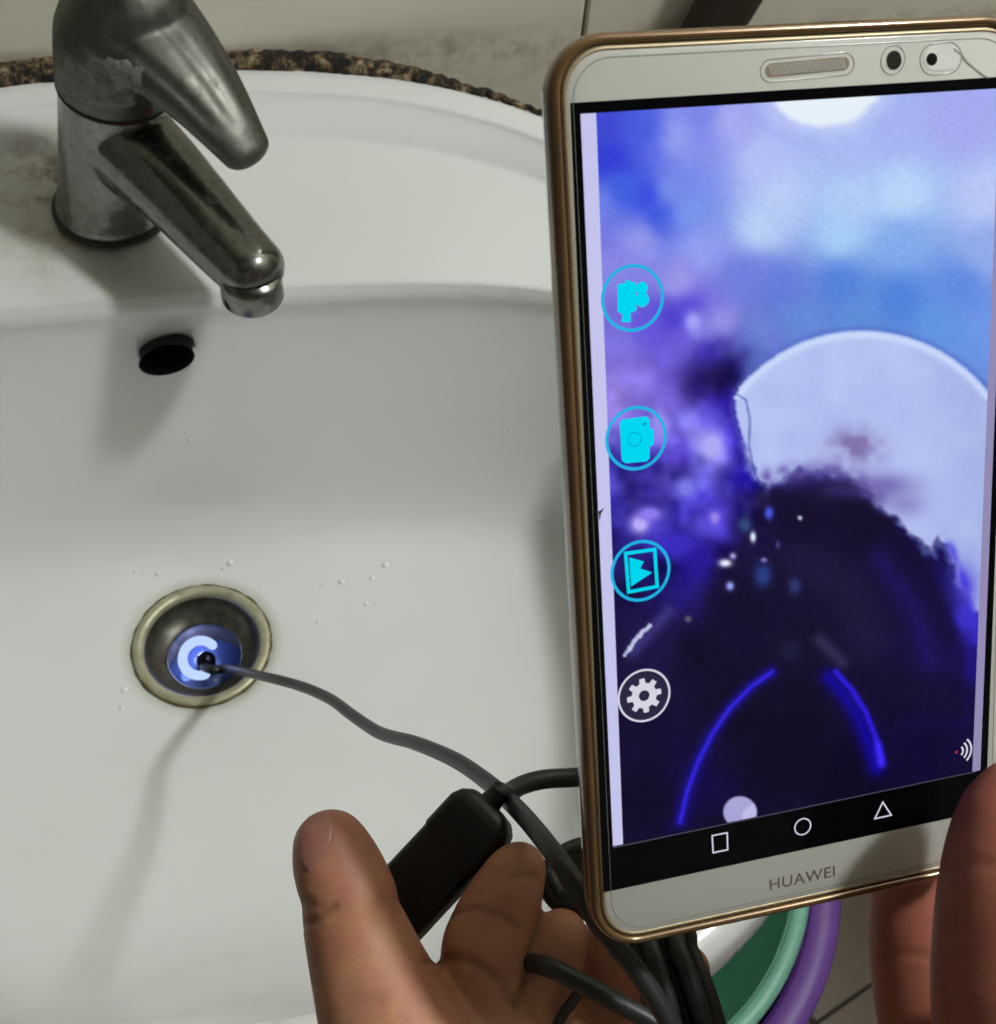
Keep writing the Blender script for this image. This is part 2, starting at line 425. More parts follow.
def groove(W, N):
    # cut the underside of the cap flat at the seam, and press a long flute into the lever's top
    h = (W-b1)@ax; W = W+np.outer(np.maximum(0.6-h, 0), ax)*(((W-b1)-np.outer(h, ax))**2).sum(1)[:, None].__lt__(27.0**2)
    rel = W-ls; s = (rel@d)/L; y = rel@side; z = rel@up
    f = np.exp(-(y/(3.0))**2)*np.clip(s*4, 0, 1)*np.clip((.93-s)*6, 0, 1)*(z > 0)
    f2 = np.exp(-((np.abs(y)-(19-12*s))/2.2)**2)*np.clip(s*3+.5, 0, 1)*np.clip((.9-s)*6, 0, 1)*(z > 0)
    return W-up*(1.0*f[:, None])-up*(.8*f2[:, None])
reshape(lev, groove)
# lime crust on the front of the cap
m_lime = mat('lime_scale', col(138, 138, 126), .8); t = NT(m_lime)
t.l(t.ramp(t.noise(200, 6, .8), [(.35, col(84, 84, 78)), (.65, col(150, 152, 144))]), t.b.inputs['Base Color']); t.bump(t.noise(400, 6, .8), .8, .0006)
def patch_of(src, name, test, off, m, parent):
    """a thin shell lifted off the faces of src that pass test(W,N)"""
    me = src.data; n = len(me.vertices)
    co = np.zeros(n*3); me.vertices.foreach_get('co', co); co = co.reshape(-1, 3)
    no = np.zeros(n*3); me.vertices.foreach_get('normal', no); no = no.reshape(-1, 3)
    b = np.array(worldloc(src)); W = (co+b)/MM; W[:, 2] -= Z0
    k = test(W, no)          # 0..1 weight per vertex
    off_v = off*np.clip(k*4, 0, 1)-(k <= 0)*.4
    F = [tuple(p.vertices) for p in me.polygons if max(k[v] for v in p.vertices) > 0]
    use = sorted({v for f in F for v in f}); mp = {v: i for i, v in enumerate(use)}
    V = W[use]+no[use]*off_v[use][:, None]
    return mesh_obj(name, V, [tuple(mp[v] for v in f) for f in F], m, parent)
def limet(W, N):
    p = pix(W); fac = ((CP-W)*N).sum(1) > 0
    nz = np.array([mnoise.noise(Vector((x[0]*.22, x[1]*.22, x[2]*.22))) for x in W])
    e = 1-np.sqrt(((p[:, 0]-104)/40)**2+((p[:, 1]-84)/26)**2)+nz*.35
    return np.where(fac & (W[:, 2] < 262), np.clip(e, 0, 1), 0)
patch_of(lev, 'lime_scale', limet, .12, m_lime, tap)
mesh_obj('rust_spot', *lathe([(.1, 1.0), (1.6, .7), (2.4, 0), (2.2, -1)], b1+np.array([14, -20.8, 1.8]), 12, (.5, -.8, 0)), mat('rust_red', col(96, 40, 22), .8), tap)

# ---------------------------------------------------------------- grimy caulk line between wall and basin
m_ck = mat('mouldy_caulk', col(60, 50, 34), .85); t = NT(m_ck)
t.l(t.ramp(t.noise(110, 6, .8), [(.46, col(14, 11, 7)), (.5, col(50, 38, 22)), (.57, col(112, 92, 64)), (.63, col(166, 152, 124)), (.7, col(60, 44, 26))]), t.b.inputs['Base Color'])
t.bump(t.noise(260, 5), .5, .001)
pts = []; rr = []
for a in np.linspace(PI*.82, PI*.22, 46):
    pass
for x in np.linspace(-150, 200, 110):
    k = np.argmin(np.abs(out_[:, 0]-x)+(out_[:, 1] < 0)*999); y = out_[k, 1]
    edge = 1.0 if x < 100 else max(.25, 1-(x-100)/110)
    pts.append((x, y+3.2-(1-edge)*1.5, 165+rnd.uniform(-.4, .4)-(1-edge)*2)); rr.append((6.3+.9*mnoise.noise(Vector((x*.04, 3, 1)))+rnd.uniform(-.08, .08)+(1.5 if x < -30 else 0))*edge)
ck = mesh_obj('caulk_joint', *tube(pts, rr, 14, 3), m_ck, None, True, pts[55])
tag(ck, 'black mouldy caulk line between basin and tiled wall', 'caulk'); ck['kind'] = 'stuff'
o = mesh_obj('wall_pipe', *tube([(262, 221, -699), (262, 221, -300), (264, 221, 0), (270, 221, 120), (280, 221, 165), (296, 221, 216), (318, 221, 300), (330, 221, 420), (332, 222, 700)], [14, 14, 13, 13, 14, 15, 15, 15, 15], 24, 6), mat('dark_rubber_brown', col(52, 40, 30), .7), None, True, (262, 221, -699))
tag(o, 'dark brown pipe against the wall tiles, just above the phone', 'pipe')

# ---------------------------------------------------------------- drops of water
m_drop = mat('water_drop', col(232, 234, 232), .12, 0, Coat_Weight=1, Coat_Roughness=.02)
m_drop.node_tree.nodes['Principled BSDF'].inputs['Specular IOR Level'].default_value = .9
from mathutils.bvhtree import BVHTree
def bvh(o):
    me = o.data; b = worldloc(o); return BVHTree.FromPolygons([v.co+b for v in me.vertices], [tuple(p.vertices) for p in me.polygons])
bb = bvh(bowl)
def hit(px, py):
    v = CW+CR*(px-498)/FPX-CU*(py-512)/FPX
    o_ = Vector((CP[0]*MM, CP[1]*MM, (CP[2]+Z0)*MM)); h = bb.ray_cast(o_, Vector(v).normalized())
    if h[0] is None: return None, None
    return np.array([h[0].x/MM, h[0].y/MM, h[0].z/MM-Z0]), np.array(h[1])
drops = [(135, 570, 1.1, 'small water drop up and left of the drain, farthest left'), (158, 574, 1.6, 'water drop just above the left of the drain rim'), (230, 563, 1.9, 'largest water drop straight above the drain'), (223, 568, 1.3, 'water drop touching the largest one above the drain'),
         (262, 586, .9, 'tiny water drop above the right of the drain rim'), (366, 604, 1.3, 'lone water drop below the cluster right of the drain'), (322, 584, 1.1, 'small water drop at left end of the cluster right of the drain'), (341, 582, 1.6, 'large round water drop inside the cluster right of the drain'),
         (385, 565, 1.9, 'largest water drop right of the drain, at the top of its cluster'), (372, 578, 1.4, 'water drop just under the largest one right of the drain'), (318, 622, 1.2, 'water drop nearest the cable, right of the drain'), (124, 690, 1.8, 'upper of two water drops left of and below the drain'),
         (122, 708, 1.6, 'lower of two water drops left of and below the drain'), (190, 440, 1.1, 'small water drop on the bowl wall below the overflow hole'), (540, 520, 1.5, 'water drop on the bowl beside the left edge of the phone'), (510, 430, .9, 'tiny water drop high on the bowl wall left of the phone')]
for (x, y, r_, lb_) in drops:
    P, N = hit(x, y)
    if P is None: continue
    if N@(CP-P) < 0: N = -N
    o = mesh_obj('water_drop', *lathe([(r_, -.1), (r_*.95, r_*.18), (r_*.75, r_*.42), (r_*.42, r_*.58), (.02, r_*.64)], P, 16, N), m_drop, None, True, P)
    tag(o, lb_, 'water drop', 'water drops in the bowl')

# ---------------------------------------------------------------- inspection camera: probe, cable, control box
insp = thing('inspection_camera', 'black cable inspection camera, lit probe in drain, control box in left hand', 'inspection camera', (0, 0, -20))
def prb(px, py, z): return onz(px, py, z)
cabp = [prb(204, 667, -20), prb(213, 670, -13), prb(230, 669, -3)] + [at(262, 676, 592), at(300, 686, 550), at(330, 699, 515), at(352, 715, 482), at(380, 733, 445), at(415, 743, 405), at(455, 760, 367), at(490, 784, 336), at(520, 812, 308), at(550, 848, 284), at(574, 882, 277), at(600, 925, 276), at(650, 990, 276), at(700, 1080, 278)]
cv, cf = tube(cabp, [2.3]*3+[2.1]*14, 14, 10)
cable = mesh_obj('cable', cv, cf, M_CAB, insp)
# probe head, and a glowing arc standing for the LEDs' reflection on the water
hp = onz(201, 662, -27); hd = np.array([.1, .05, 1.]); hd /= np.linalg.norm(hd)
mesh_obj('camera_head', *lathe([(.1, -5), (4.6, -5), (5, -4.4), (5, 5.4), (4.2, 6), (2.8, 9), (.1, 9)], hp+np.array([2.5, -2, 0]), 32, hd), mat('probe_metal', col(20, 22, 40), .25, .6), insp)
V = []; F = []; ns = 48
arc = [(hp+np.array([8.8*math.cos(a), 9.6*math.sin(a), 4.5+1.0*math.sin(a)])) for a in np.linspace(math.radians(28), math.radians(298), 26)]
mesh_obj('led_reflection', *tube(arc, [1.4]+[2.5]*24+[1.4], 12, 2), emis('led_reflection_glow', col(190, 212, 255), 1.05), insp)
lamp('probe_led', hp+np.array([-1, 8, 2.0]), 0.016, 0.004, (.42, .48, 1.0))
lamp('probe_led', hp+np.array([-9, -1, 0]), 0.003, 0.003, (.30, .42, 1.0))

# control box held in the left hand
A = at(487, 813, 312); B = at(376, 932, 310); a = (B-A); Lb = 50.0; a /= np.linalg.norm(a)
nrm = (CP-A)/np.linalg.norm(CP-A)*.96+np.cross(a, (CP-A)/np.linalg.norm(CP-A))*.28; nrm -= a*(a@nrm); nrm /= np.linalg.norm(nrm); bx = np.cross(nrm, a)
def prism(c, a, b, n, secs, rc=.28, seg=6):
    """secs: (dist along a, half width b, half thick n)"""
    V = []; F = []
    for (s, hw, hn) in secs:
        k = min(hw, hn)*rc*2
        for (sx, sy, q) in ((1, 1, 0), (-1, 1, 1), (-1, -1, 2), (1, -1, 3)):
            for j in range(seg+1):
                t = PI/2*(q+j/seg); V.append(c+a*s+b*(sx*(hw-k)+k*math.cos(t))+n*(sy*(hn-k)+k*math.sin(t)))
    m = 4*(seg+1)
    for i in range(len(secs)-1):
        for j in range(m):
            j2 = (j+1) % m; F.append((i*m+j, i*m+j2, (i+1)*m+j2, (i+1)*m+j))
    F.append(tuple(range(m))[::-1]); F.append(tuple(range((len(secs)-1)*m, len(secs)*m))); return V, F
mesh_obj('control_box', *prism(A, a, bx, nrm, [(-2.2, 3.0, 2.4), (-1.8, 5.5, 3.6), (-.2, 7.4, 4.4), (2.2, 8.4, 4.8), (10.5, 8.4, 4.8), (11.2, 8.0, 4.5), (14, 8.0, 4.5), (Lb-1, 8.0, 4.5), (Lb, 7, 3.5)]), M_BLK, insp)
mesh_obj('strain_relief', *tube([A-a*1+bx*-1, A-a*3.5+bx*-1.2, A-a*6+bx*-1.5], [2.9, 2.5, 2.2], 16, 3), M_BLK, insp)
e = A-a*5+bx*-1.5
mesh_obj('cable', *tube([e, at(507, 794, 320), at(520, 786, 326), at(540, 780, 330), at(565, 778, 332), at(600, 779, 332), at(650, 800, 330), at(680, 850, 324), at(690, 900, 310)], 2.3, 12, 8), M_CAB, insp)
rnd = random.Random(7)
for i, (x0, x1, dd) in enumerate(((630, 652, 294), (645, 669, 291), (657, 684, 295), (672, 700, 291), (683, 713, 295), (660, 692, 299))):
    j = rnd.uniform
    P = [at(760, 850+8*i, 318), at(690, 838+6*i, 320), at(620+j(-6, 6), 842+5*i, 318), at(575+2*i, 850+5*i+j(-3, 3), 316), at(552+3*i+j(-2, 2), 864+4*i, 314), at(549+4*i+j(-2, 2), 886+j(-3, 3), 311), at(562+4*i, 905-2*i, 309),
         at(592+3*i, 913+j(-3, 3), 306), at(x0-4, 928, 300), at(x0+6, 950, dd+3), at((x0+x1)/2+6, 985, dd), at(x1+8, 1040, dd), at(x1+22, 1110, dd+4)]
    mesh_obj('cable_loop', *tube(P, 2.1, 10, 6), M_CAB, insp)
mesh_obj('cable', *tube([at(498, 960, 314), at(520, 961, 300), at(548, 967, 291), at(580, 983, 289), at(612, 1000, 287), at(660, 1027, 286), at(700, 1065, 286)], 2.1, 12, 8), M_CAB, insp)
mesh_obj('cable', *tube([at(584, 984, 291), at(572, 1002, 293), at(560, 1020, 294), at(545, 1060, 296)], 1.2, 10, 6), M_CAB, insp)

# ---------------------------------------------------------------- phone
PM = np.array([[0.9602, -0.0635, 0.272], [0.1285, 0.9651, -0.2283], [-0.248, 0.2541, 0.9348]])
PM = np.linalg.qr(PM)[0]*np.sign(np.diag(np.linalg.qr(PM)[1])); PC = np.array([52.443, 2.688, -244.275])
CB = np.stack([CR, CU, -CW], 1)
def ploc(x, y, z=0): return CP+CB@(PC+PM@np.array([x, y, z], float))
def scr(px, py):
    d = np.array([(px-498)/FPX, -(py-512)/FPX, -1.0]); n = PM[:, 2]; t = (n@PC)/(n@d); q = PM.T@(d*t-PC); return q[0], q[1]
phone = thing('smartphone', 'white smartphone in gold-brown case held upright, showing blue drain camera picture', 'phone', ploc(0, -78, -4))
def rrect(w, h, r, cx=0, cy=0, seg=10):
    out = []
    for (sx, sy, q) in ((1, 1, 0), (-1, 1, 1), (-1, -1, 2), (1, -1, 3)):
        for j in range(seg+1):
            t = PI/2*(q+j/seg); out.append((cx+sx*(w/2-r)+r*math.cos(t), cy+sy*(h/2-r)+r*math.sin(t)))
    return out
def stack(secs, cap0=True, cap1=True, closed=False):
    """secs: list of (outline, z)"""
    V = []; F = []; m = len(secs[0][0])
    for o, z in secs: V += [ploc(x, y, z) for x, y in o]
    n = len(secs)
    for i in range(n if closed else n-1):
        k = (i+1) % n
        for j in range(m):
            j2 = (j+1) % m; F.append((i*m+j, i*m+j2, k*m+j2, k*m+j))
    if cap0 and not closed: F.append(tuple(range(m))[::-1])
    if cap1 and not closed: F.append(tuple(range((n-1)*m, n*m)))
    return V, F
CY = -1.1
def R_(ins, r=9.5): return rrect(86.0-2*ins, 159.2-2*ins, max(r-ins, 2), 1.2, CY)
m_case = mat('gold_brown_case', col(120, 84, 44), .22, .35, Coat_Weight=.6); t = NT(m_case)
t.l(t.ramp(t.noise(30, 4), [(.3, col(92, 70, 42)), (.6, col(120, 90, 54)), (.8, col(140, 110, 72))]), t.b.inputs['Base Color'])
mesh_obj('case', *stack([(R_(3.2), -7.6), (R_(1.6), -7.2), (R_(.5), -5.5), (R_(0), -3), (R_(.1), -.8), (R_(.45), .1), (R_(1.0), .5), (R_(1.6), .3), (R_(1.9), -.4), (R_(1.9), -6.6), (R_(12), -6.8)], True, True), m_case, phone)
m_rim = mat('gold_metal_frame', col(168, 152, 122), .42, .5)
mesh_obj('frame', *stack([(R_(2.0), -6), (R_(1.95), -4), (R_(2.0), -.25), (R_(2.35), .12), (R_(2.8), .16), (R_(2.9), -.2)], True, False), m_rim, phone)
m_wh = mat('white_glass', col(188, 188, 180), .16, 0, Coat_Weight=.5)
mesh_obj('front_panel', *stack([(R_(2.75), -1.0), (R_(2.75), .02), (R_(2.95), .12)], True, True), m_wh, phone)
def poly(pts, z, h=.08): return stack([(pts, z-h), (pts, z)], True, True)
m_bz = mat('screen_black', col(7, 7, 10), .12, Specular_IOR_Level=.12)
def quadpx(q): return [scr(*p) for p in q]
mesh_obj('screen_bezel', *poly(quadpx([(570, 103), (603, 892), (985, 810), (1013, 76)]), .2, .1), m_bz, phone, False)
# the picture on the screen: one colour per point of a fine grid
def lerp(a, b, t): return a+(b-a)*t
def sdpoly(x, y, P):
    """signed distance, negative inside"""
    P = np.asarray(P, float); d = np.full(x.shape, 1e18); ins = np.zeros(x.shape, bool)
    for i in range(len(P)):
        a, b = P[i-1], P[i]; e = b-a; wx, wy = x-a[0], y-a[1]
        t_ = np.clip((wx*e[0]+wy*e[1])/(e@e+1e-9), 0, 1); d = np.minimum(d, (wx-e[0]*t_)**2+(wy-e[1]*t_)**2)
        c = (a[1] > y) != (b[1] > y); ins ^= c & (x < (b[0]-a[0])*(y-a[1])/(b[1]-a[1]+1e-12)+a[0])
    return np.where(ins, -1, 1)*np.sqrt(d)
def sdline(x, y, P):
    d = np.full(x.shape, 1e18)
    P = np.asarray(P, float)
    for a, b in zip(P[:-1], P[1:]):
        e = b-a; wx, wy = x-a[0], y-a[1]; t_ = np.clip((wx*e[0]+wy*e[1])/(e@e), 0, 1); d = np.minimum(d, (wx-e[0]*t_)**2+(wy-e[1]*t_)**2)
    return np.sqrt(d)
def vnoise(x, y, s, seed):
    r = np.random.RandomState(seed).rand(256, 256); u = x/s+100; v = y/s+100; i = np.floor(u).astype(int); j = np.floor(v).astype(int)
    fu = u-i; fv = v-j; fu = fu*fu*(3-2*fu); fv = fv*fv*(3-2*fv); g = lambda a, b: r[a % 256, b % 256]
    return lerp(lerp(g(i, j), g(i+1, j), fu), lerp(g(i, j+1), g(i+1, j+1), fu), fv)*2-1
SAMP = """590,120,66,74,205;605,125,62,72,208;612,160,48,58,212;640,128,72,92,222;625,190,60,95,222;600,205,112,128,230;650,195,48,66,222;658,215,58,86,222;600,240,118,120,225;
680,135,152,162,240;700,118,122,132,230;700,135,132,140,235;668,190,130,150,236;690,212,122,152,236;730,125,168,172,242;760,160,182,192,246;780,195,186,206,246;760,228,186,210,246;850,150,170,186,242;
900,130,166,178,242;960,120,165,170,240;985,200,186,200,245;900,195,186,215,250;850,200,178,206,246;900,245,130,170,236;840,235,166,206,246;985,250,146,172,236;960,290,98,138,224;900,300,80,130,220;
840,285,84,128,220;780,290,100,124,220;745,280,112,125,220;700,250,150,160,240;640,240,152,155,236;610,265,138,136,228;680,285,162,160,236;720,322,156,155,235;760,335,112,132,216;800,320,98,138,215;
860,315,95,140,215;940,325,100,150,225;985,330,110,150,230;650,330,98,84,214;690,308,80,62,210;675,318,70,50,200;695,325,150,150,240;620,345,125,115,222;672,350,110,92,215;712,350,52,36,165;730,372,22,14,84;700,392,28,14,86;715,380,24,14,60;
640,382,140,122,226;610,400,152,132,226;670,400,118,100,220;725,405,36,18,150;755,362,95,118,205;650,428,110,92,215;695,430,142,135,236;715,447,164,160,242;718,420,92,80,216;740,430,36,22,165;735,450,56,40,190;
680,458,92,72,205;630,468,46,36,150;612,482,84,74,205;660,480,54,40,150;702,478,112,110,222;640,500,36,26,112;618,512,46,36,150;610,535,28,20,100;655,530,70,60,190;742,480,36,24,160;742,520,20,12,70;700,500,72,60,200;716,520,86,70,220;
690,562,44,30,160;680,555,38,26,140;660,565,20,12,80;722,562,20,12,60;770,500,22,14,50;800,520,20,13,42;860,520,20,13,42;900,560,22,14,62;920,600,22,14,70;940,640,24,14,80;975,620,60,48,200;975,660,30,20,120;780,580,22,16,48;740,600,20,13,42;
800,640,22,17,44;840,600,26,20,56;620,600,22,15,64;620,660,26,20,60;650,640,28,22,70;700,650,18,12,38;740,700,17,11,34;800,700,16,11,32;880,700,20,13,50;960,700,22,13,66;940,760,18,12,52;640,720,20,14,48;640,800,18,12,40;700,800,20,12,70;850,780,17,11,36;780,760,17,11,36;720,830,18,12,40;960,770,18,12,48"""
S_ = np.array([[float(v) for v in q.split(',')] for q in SAMP.replace('\n', '').split(';') if q.strip()])
MOON = [(735, 398)]+[(862+161*math.cos(a), 492-161*math.sin(a)) for a in np.linspace(math.radians(140), math.radians(30), 30)]+[(1010, 420), (1010, 640), (985, 618), (968, 600), (955, 575), (947, 545), (938, 540), (930, 555), (912, 535), (900, 520), (880, 508), (868, 490), (850, 478), (820, 472), (800, 466), (785, 478), (768, 486), (757, 480), (748, 460), (742, 435), (736, 415)]
def paint(x, y):
    n1 = vnoise(x, y, 22, 1); n2 = vnoise(x, y, 9, 2); n3 = vnoise(x, y, 22, 3); n4 = vnoise(x, y, 3.2, 4)
    am = np.clip((y-260)/120, .35, 1); xs = x+am*(7*n1+3*n2); ys = y+am*(7*n3+3*vnoise(x, y, 9, 5))
    num = np.zeros(x.shape+(3,)); den = np.zeros(x.shape)
    for a in S_:
        d2 = (xs-a[0])**2+(ys-a[1])**2; wgt = 1/(d2+190)**1.8; num += wgt[..., None]*a[2:5]; den += wgt
    c = num/den[..., None]
    dk = np.clip((430-y)/60, 0, 1)
    mid = np.exp(-((y-470)/90)**2)*(x < 770)
    c = c*(1+.012*n4[..., None])*(1+mid*.22*vnoise(x, y, 19, 11))[..., None]+(mid*(n2*18+n1*18))[..., None]*np.array([.8, .8, 1.1])
    def lay(m, colr, al=1.0):
        nonlocal c; m = np.clip(m, 0, 1)[..., None]*al; c = c*(1-m)+np.array(colr, float)*m
    # bright patch at the top edge
    d = np.sqrt(((x-824)/58)**2+((y-88)/41)**2+.0)+.04*n2; lay((1-d)*6, (246, 252, 248)); lay((1.35-d)*2.2, (215, 228, 250), .5)
    # pale disc
    sd = sdpoly(x+3.5*n2*(y > 455)+1.2*n4, y+4*vnoise(x, y, 7, 8)*(y > 455), MOON)
    lay(1-np.abs(sd-3)/4, (84, 100, 190), .45*(1))
    mc = np.array([178., 192, 240])+np.stack([n1*5, n1*5, n1*2], -1)
    mc = mc-np.clip((x-900)/90, 0, 1)[..., None]*np.array([10, 10, 8])
    m = np.clip(.5-sd/np.where(y > 440, 7.0, 3.0), 0, 1)[..., None]; c = c*(1-m)+mc*m
    rim = np.exp(-((np.sqrt((x-862)**2+(y-492)**2)-157)/4.0)**2)*(sd < 1)*(y < 400); lay(rim, (208, 224, 254), .75)
    lay(np.exp(-((x-854)/26)**2-((y-447)/17)**2)*(.9+.6*n2), (118, 98, 158), .8); lay(np.exp(-(sdline(x, y, [(770, 476), (810, 470), (850, 474), (880, 498)])/9)**2)*(.8+.6*n2), (92, 78, 158), .8); lay(np.exp(-((x-840)/40)**2-((y-492)/9)**2)*(.6+.6*n1), (60, 48, 110), .8)
    lay(np.exp(-((x-885)/30)**2-((y-485)/12)**2-.0*x)*(sd < 0), (110, 96, 170), .8)
    lay(np.exp(-((x-905)/20)**2-((y-505)/12)**2)*(sd < 0), (120, 110, 180), .6)
    lay(np.exp(-((x-965)/14)**2-((y-585)/22)**2), (78, 70, 210), .7)
    lay(np.clip(1.6-sdline(x, y, [(738, 395), (746, 400), (750, 420), (749, 445), (754, 470), (760, 484)])/1.0, 0, 1), (70, 80, 160), .6)
    # big dark round under the disc
    lay(np.clip((0-sdpoly(x, y, [(762, 496), (800, 484), (850, 494), (890, 515), (925, 555), (950, 600), (968, 650), (970, 720), (700, 720), (700, 600)]))/8, 0, 1), (21, 15, 44), .55)
    lay(np.exp(-(sdline(x, y, [(880, 560), (915, 610), (930, 660)])/12)**2), (36, 22, 105), .6)
    lay(np.exp(-(sdline(x, y, [(800, 560), (850, 590), (870, 640)])/20)**2), (40, 36, 72), .4)
    lay(np.exp(-(sdline(x, y, [(820, 640), (842, 662)])/7)**2), (60, 60, 100), .6)
    lay(np.exp(-(sdline(x, y, [(950, 545), (968, 590), (976, 640)])/5)**2)*(.7+.5*n2), (60, 46, 214), .7)
    # blue arcs low down
    a1 = [(772, 672), (752, 686), (730, 708), (712, 734), (698, 762), (687, 792), (680, 822)]
    d1 = sdline(x, y, a1); lay(np.exp(-(d1/6.5)**2), (28, 18, 150), .85); lay(np.exp(-(d1/2.2)**2), (52, 40, 232), .9)
    a2 = [(834, 672), (850, 690), (864, 712), (874, 738), (881, 762)]
    d2 = sdline(x-2, y, a2); lay(np.exp(-(sdline(x+5, y-6, a2)/9)**2), (20, 10, 168), .8); lay(np.exp(-(d2/3)**2), (50, 30, 240), .9)
    lay(np.exp(-(sdline(x, y, [(878, 745), (881, 764)])/4)**2), (64, 44, 255), .9)
    # glint
    lay(np.exp(-(sdline(x, y, [(632, 652), (668, 612)])/7)**2), (66, 58, 130), .75)
    lay(np.clip(2.4-sdline(x+1.5*n4, y, [(625, 655), (632, 646), (639, 636), (650, 625)])/1.0, 0, 1), (200, 205, 240), .95)
    for (px, py, rx, ry, cc) in ((725, 563, 6, 3.5, (236, 244, 255)), (730, 586, 3.5, 4, (150, 160, 240)), (753, 537, 2.6, 5, (220, 235, 255)), (769, 513, 4, 6, (70, 84, 220)), (800, 518, 2, 2, (200, 200, 240)), (763, 575, 8, 11, (40, 60, 130)),
                                 (640, 524, 9, 9, (190, 176, 250)), (650, 514, 12, 7, (140, 122, 240)), (712, 446, 12, 14, (172, 170, 244)), (686, 488, 10, 10, (120, 120, 230)), (715, 518, 5, 6, (150, 130, 236)), (745, 525, 6, 7, (50, 70, 120)), (733, 556, 3, 3, (160, 150, 210)),
                                 (795, 586, 6, 8, (44, 52, 104)), (764, 560, 3, 2, (130, 120, 190)), (778, 545, 2, 4, (70, 60, 120)), (688, 619, 3, 3, (90, 90, 110)), (693, 322, 7, 9, (158, 160, 246)), (660, 425, 10, 16, (150, 140, 236)), (675, 545, 22, 12, (60, 44, 190)), (700, 560, 14, 8, (40, 26, 150)), (790, 650, 10, 10, (28, 28, 60))):
        lay(np.exp(-((x-px)/rx)**2-((y-py)/ry)**2)*1.3, cc)
    # pale disc cut by the bar below
    dd = np.hypot((x-740)/17.5, (y-812)/16.5); lay((1-dd)*10, (168, 164, 214)); lay((1-dd)*10*((x-740) > -(y-812)*1.2+2)*(x > 742)*1.0, (200, 196, 238), .7)
    c = c+n4[..., None]*np.array([1.2, 1.2, 3])
    return np.clip(c, 0, 255)
q00, q10, q11, q01 = [np.array(scr(*p)) for p in ((595.5, 113), (999, 88.4), (971.5, 771.5), (622.5, 843.5))]
NX, NY = 250, 470
u, v = np.meshgrid(np.linspace(0, 1, NX), np.linspace(0, 1, NY))
G = (1-u)[..., None]*(1-v)[..., None]*q00+u[..., None]*(1-v)[..., None]*q10+u[..., None]*v[..., None]*q11+(1-u)[..., None]*v[..., None]*q01
G3 = np.dstack([G, np.full(u.shape, .26)]).reshape(-1, 3)
GW = CP+(PC+G3@PM.T)@CB.T
pp = pix(GW); CC = s2l(paint(pp[:, 0], pp[:, 1]))
idx = np.arange(NX*NY).reshape(NY, NX)
F = np.stack([idx[:-1, :-1], idx[1:, :-1], idx[1:, 1:], idx[:-1, 1:]], -1).reshape(-1, 4)
m_scr = mat('screen_picture', (0, 0, 0, 1), .12); t = NT(m_scr)
an = t.n('ShaderNodeAttribute', attribute_name='pic'); t.l(an.outputs['Color'], t.b.inputs['Emission Color']); t.b.inputs['Emission Strength'].default_value = 1.0
t.b.inputs['Specular IOR Level'].default_value = .06
scrn = mesh_obj('screen', GW, F.tolist(), m_scr, phone, False)
ca = scrn.data.color_attributes.new('pic', 'FLOAT_COLOR', 'POINT')
ca.data.foreach_set('color', np.hstack([CC, np.ones((len(CC), 1))]).ravel())
def pgon(pts, m, name, par, z=.3, h=.04):
    """flat shape from photo outline on the glass"""
    P = quadpx(pts); return mesh_obj(name, *poly(P, z, h), m, par, False)
def ringm(c, r, wd, m, name, par, z=.3, a0=0, a1=2*PI, sy=1.0, n=48, rot=0):
    V = []; F = []; full = abs(a1-a0-2*PI) < 1e-6
    for k in range(n+(0 if full else 1)):
        a = a0+(a1-a0)*k/n
        for rad in (r-wd/2, r+wd/2):
            x, y = rad*math.cos(a), sy*rad*math.sin(a); V.append(ploc(c[0]+x*math.cos(rot)-y*math.sin(rot), c[1]+x*math.sin(rot)+y*math.cos(rot), z))
    for k in range(n if full else n): 
        j = (k+1) % (len(V)//2); F.append((2*k, 2*k+1, 2*j+1, 2*j))
    return mesh_obj(name, V, F, m, par, False)
def stroke(pts, wd, m, name, par, z=.3, closed=True):
    """outline of photo-space polygon as a band, wd in mm"""
    P = np.array(quadpx(pts)); n = len(P); V = []; F = []
    for i in range(n):
        a, b, c_ = P[i-1], P[i], P[(i+1) % n]
        if not closed and i == 0: a = b-(c_-b)
        if not closed and i == n-1: c_ = b+(b-a)
        e1 = (b-a)/np.linalg.norm(b-a); e2 = (c_-b)/np.linalg.norm(c_-b); nn = np.array([-e1[1]-e2[1], e1[0]+e2[0]]); nn /= np.linalg.norm(nn); k = wd/2/max(.35, nn@np.array([-e1[1], e1[0]]))
        V += [ploc(*(b-nn*k), z), ploc(*(b+nn*k), z)]
    for i in range(n if closed else n-1):
        j = (i+1) % n; F.append((2*i, 2*i+1, 2*j+1, 2*j))
    return mesh_obj(name, V, F, m, par, False)
m_bar = emis('bar_lilac', col(196, 196, 236), 1); m_bar2 = emis('bar_grey', col(146, 138, 178), 1)
pgon([(580, 114), (612.5, 845.5), (622.5, 843.5), (595.5, 113)], m_bar, 'side_bar', phone, .27)
pgon([(999, 88.4), (971.5, 771.5), (979.5, 769.5), (1007, 88)], m_bar2, 'side_bar', phone, .27)
pgon([(612.5, 846.4), (612.5, 847.6), (975.5, 771.4), (975.5, 770.4)], emis('line_grey', col(70, 66, 84)), 'divider_line', phone, .27)
m_cy = emis('icon_cyan', col(0, 214, 240)); m_cy2 = emis('icon_cyan_ring', col(30, 178, 228)); m_iw = emis('icon_white', col(212, 212, 226)); m_ic = emis('icon_cyan_dark', col(0, 160, 200))
def icon_ring(px, py, r, m, wd=.55):
    return ringm(scr(px, py), r, wd, m, 'icon', phone, .30)
ic = icon_ring(632, 298, 5.2, m_cy2)
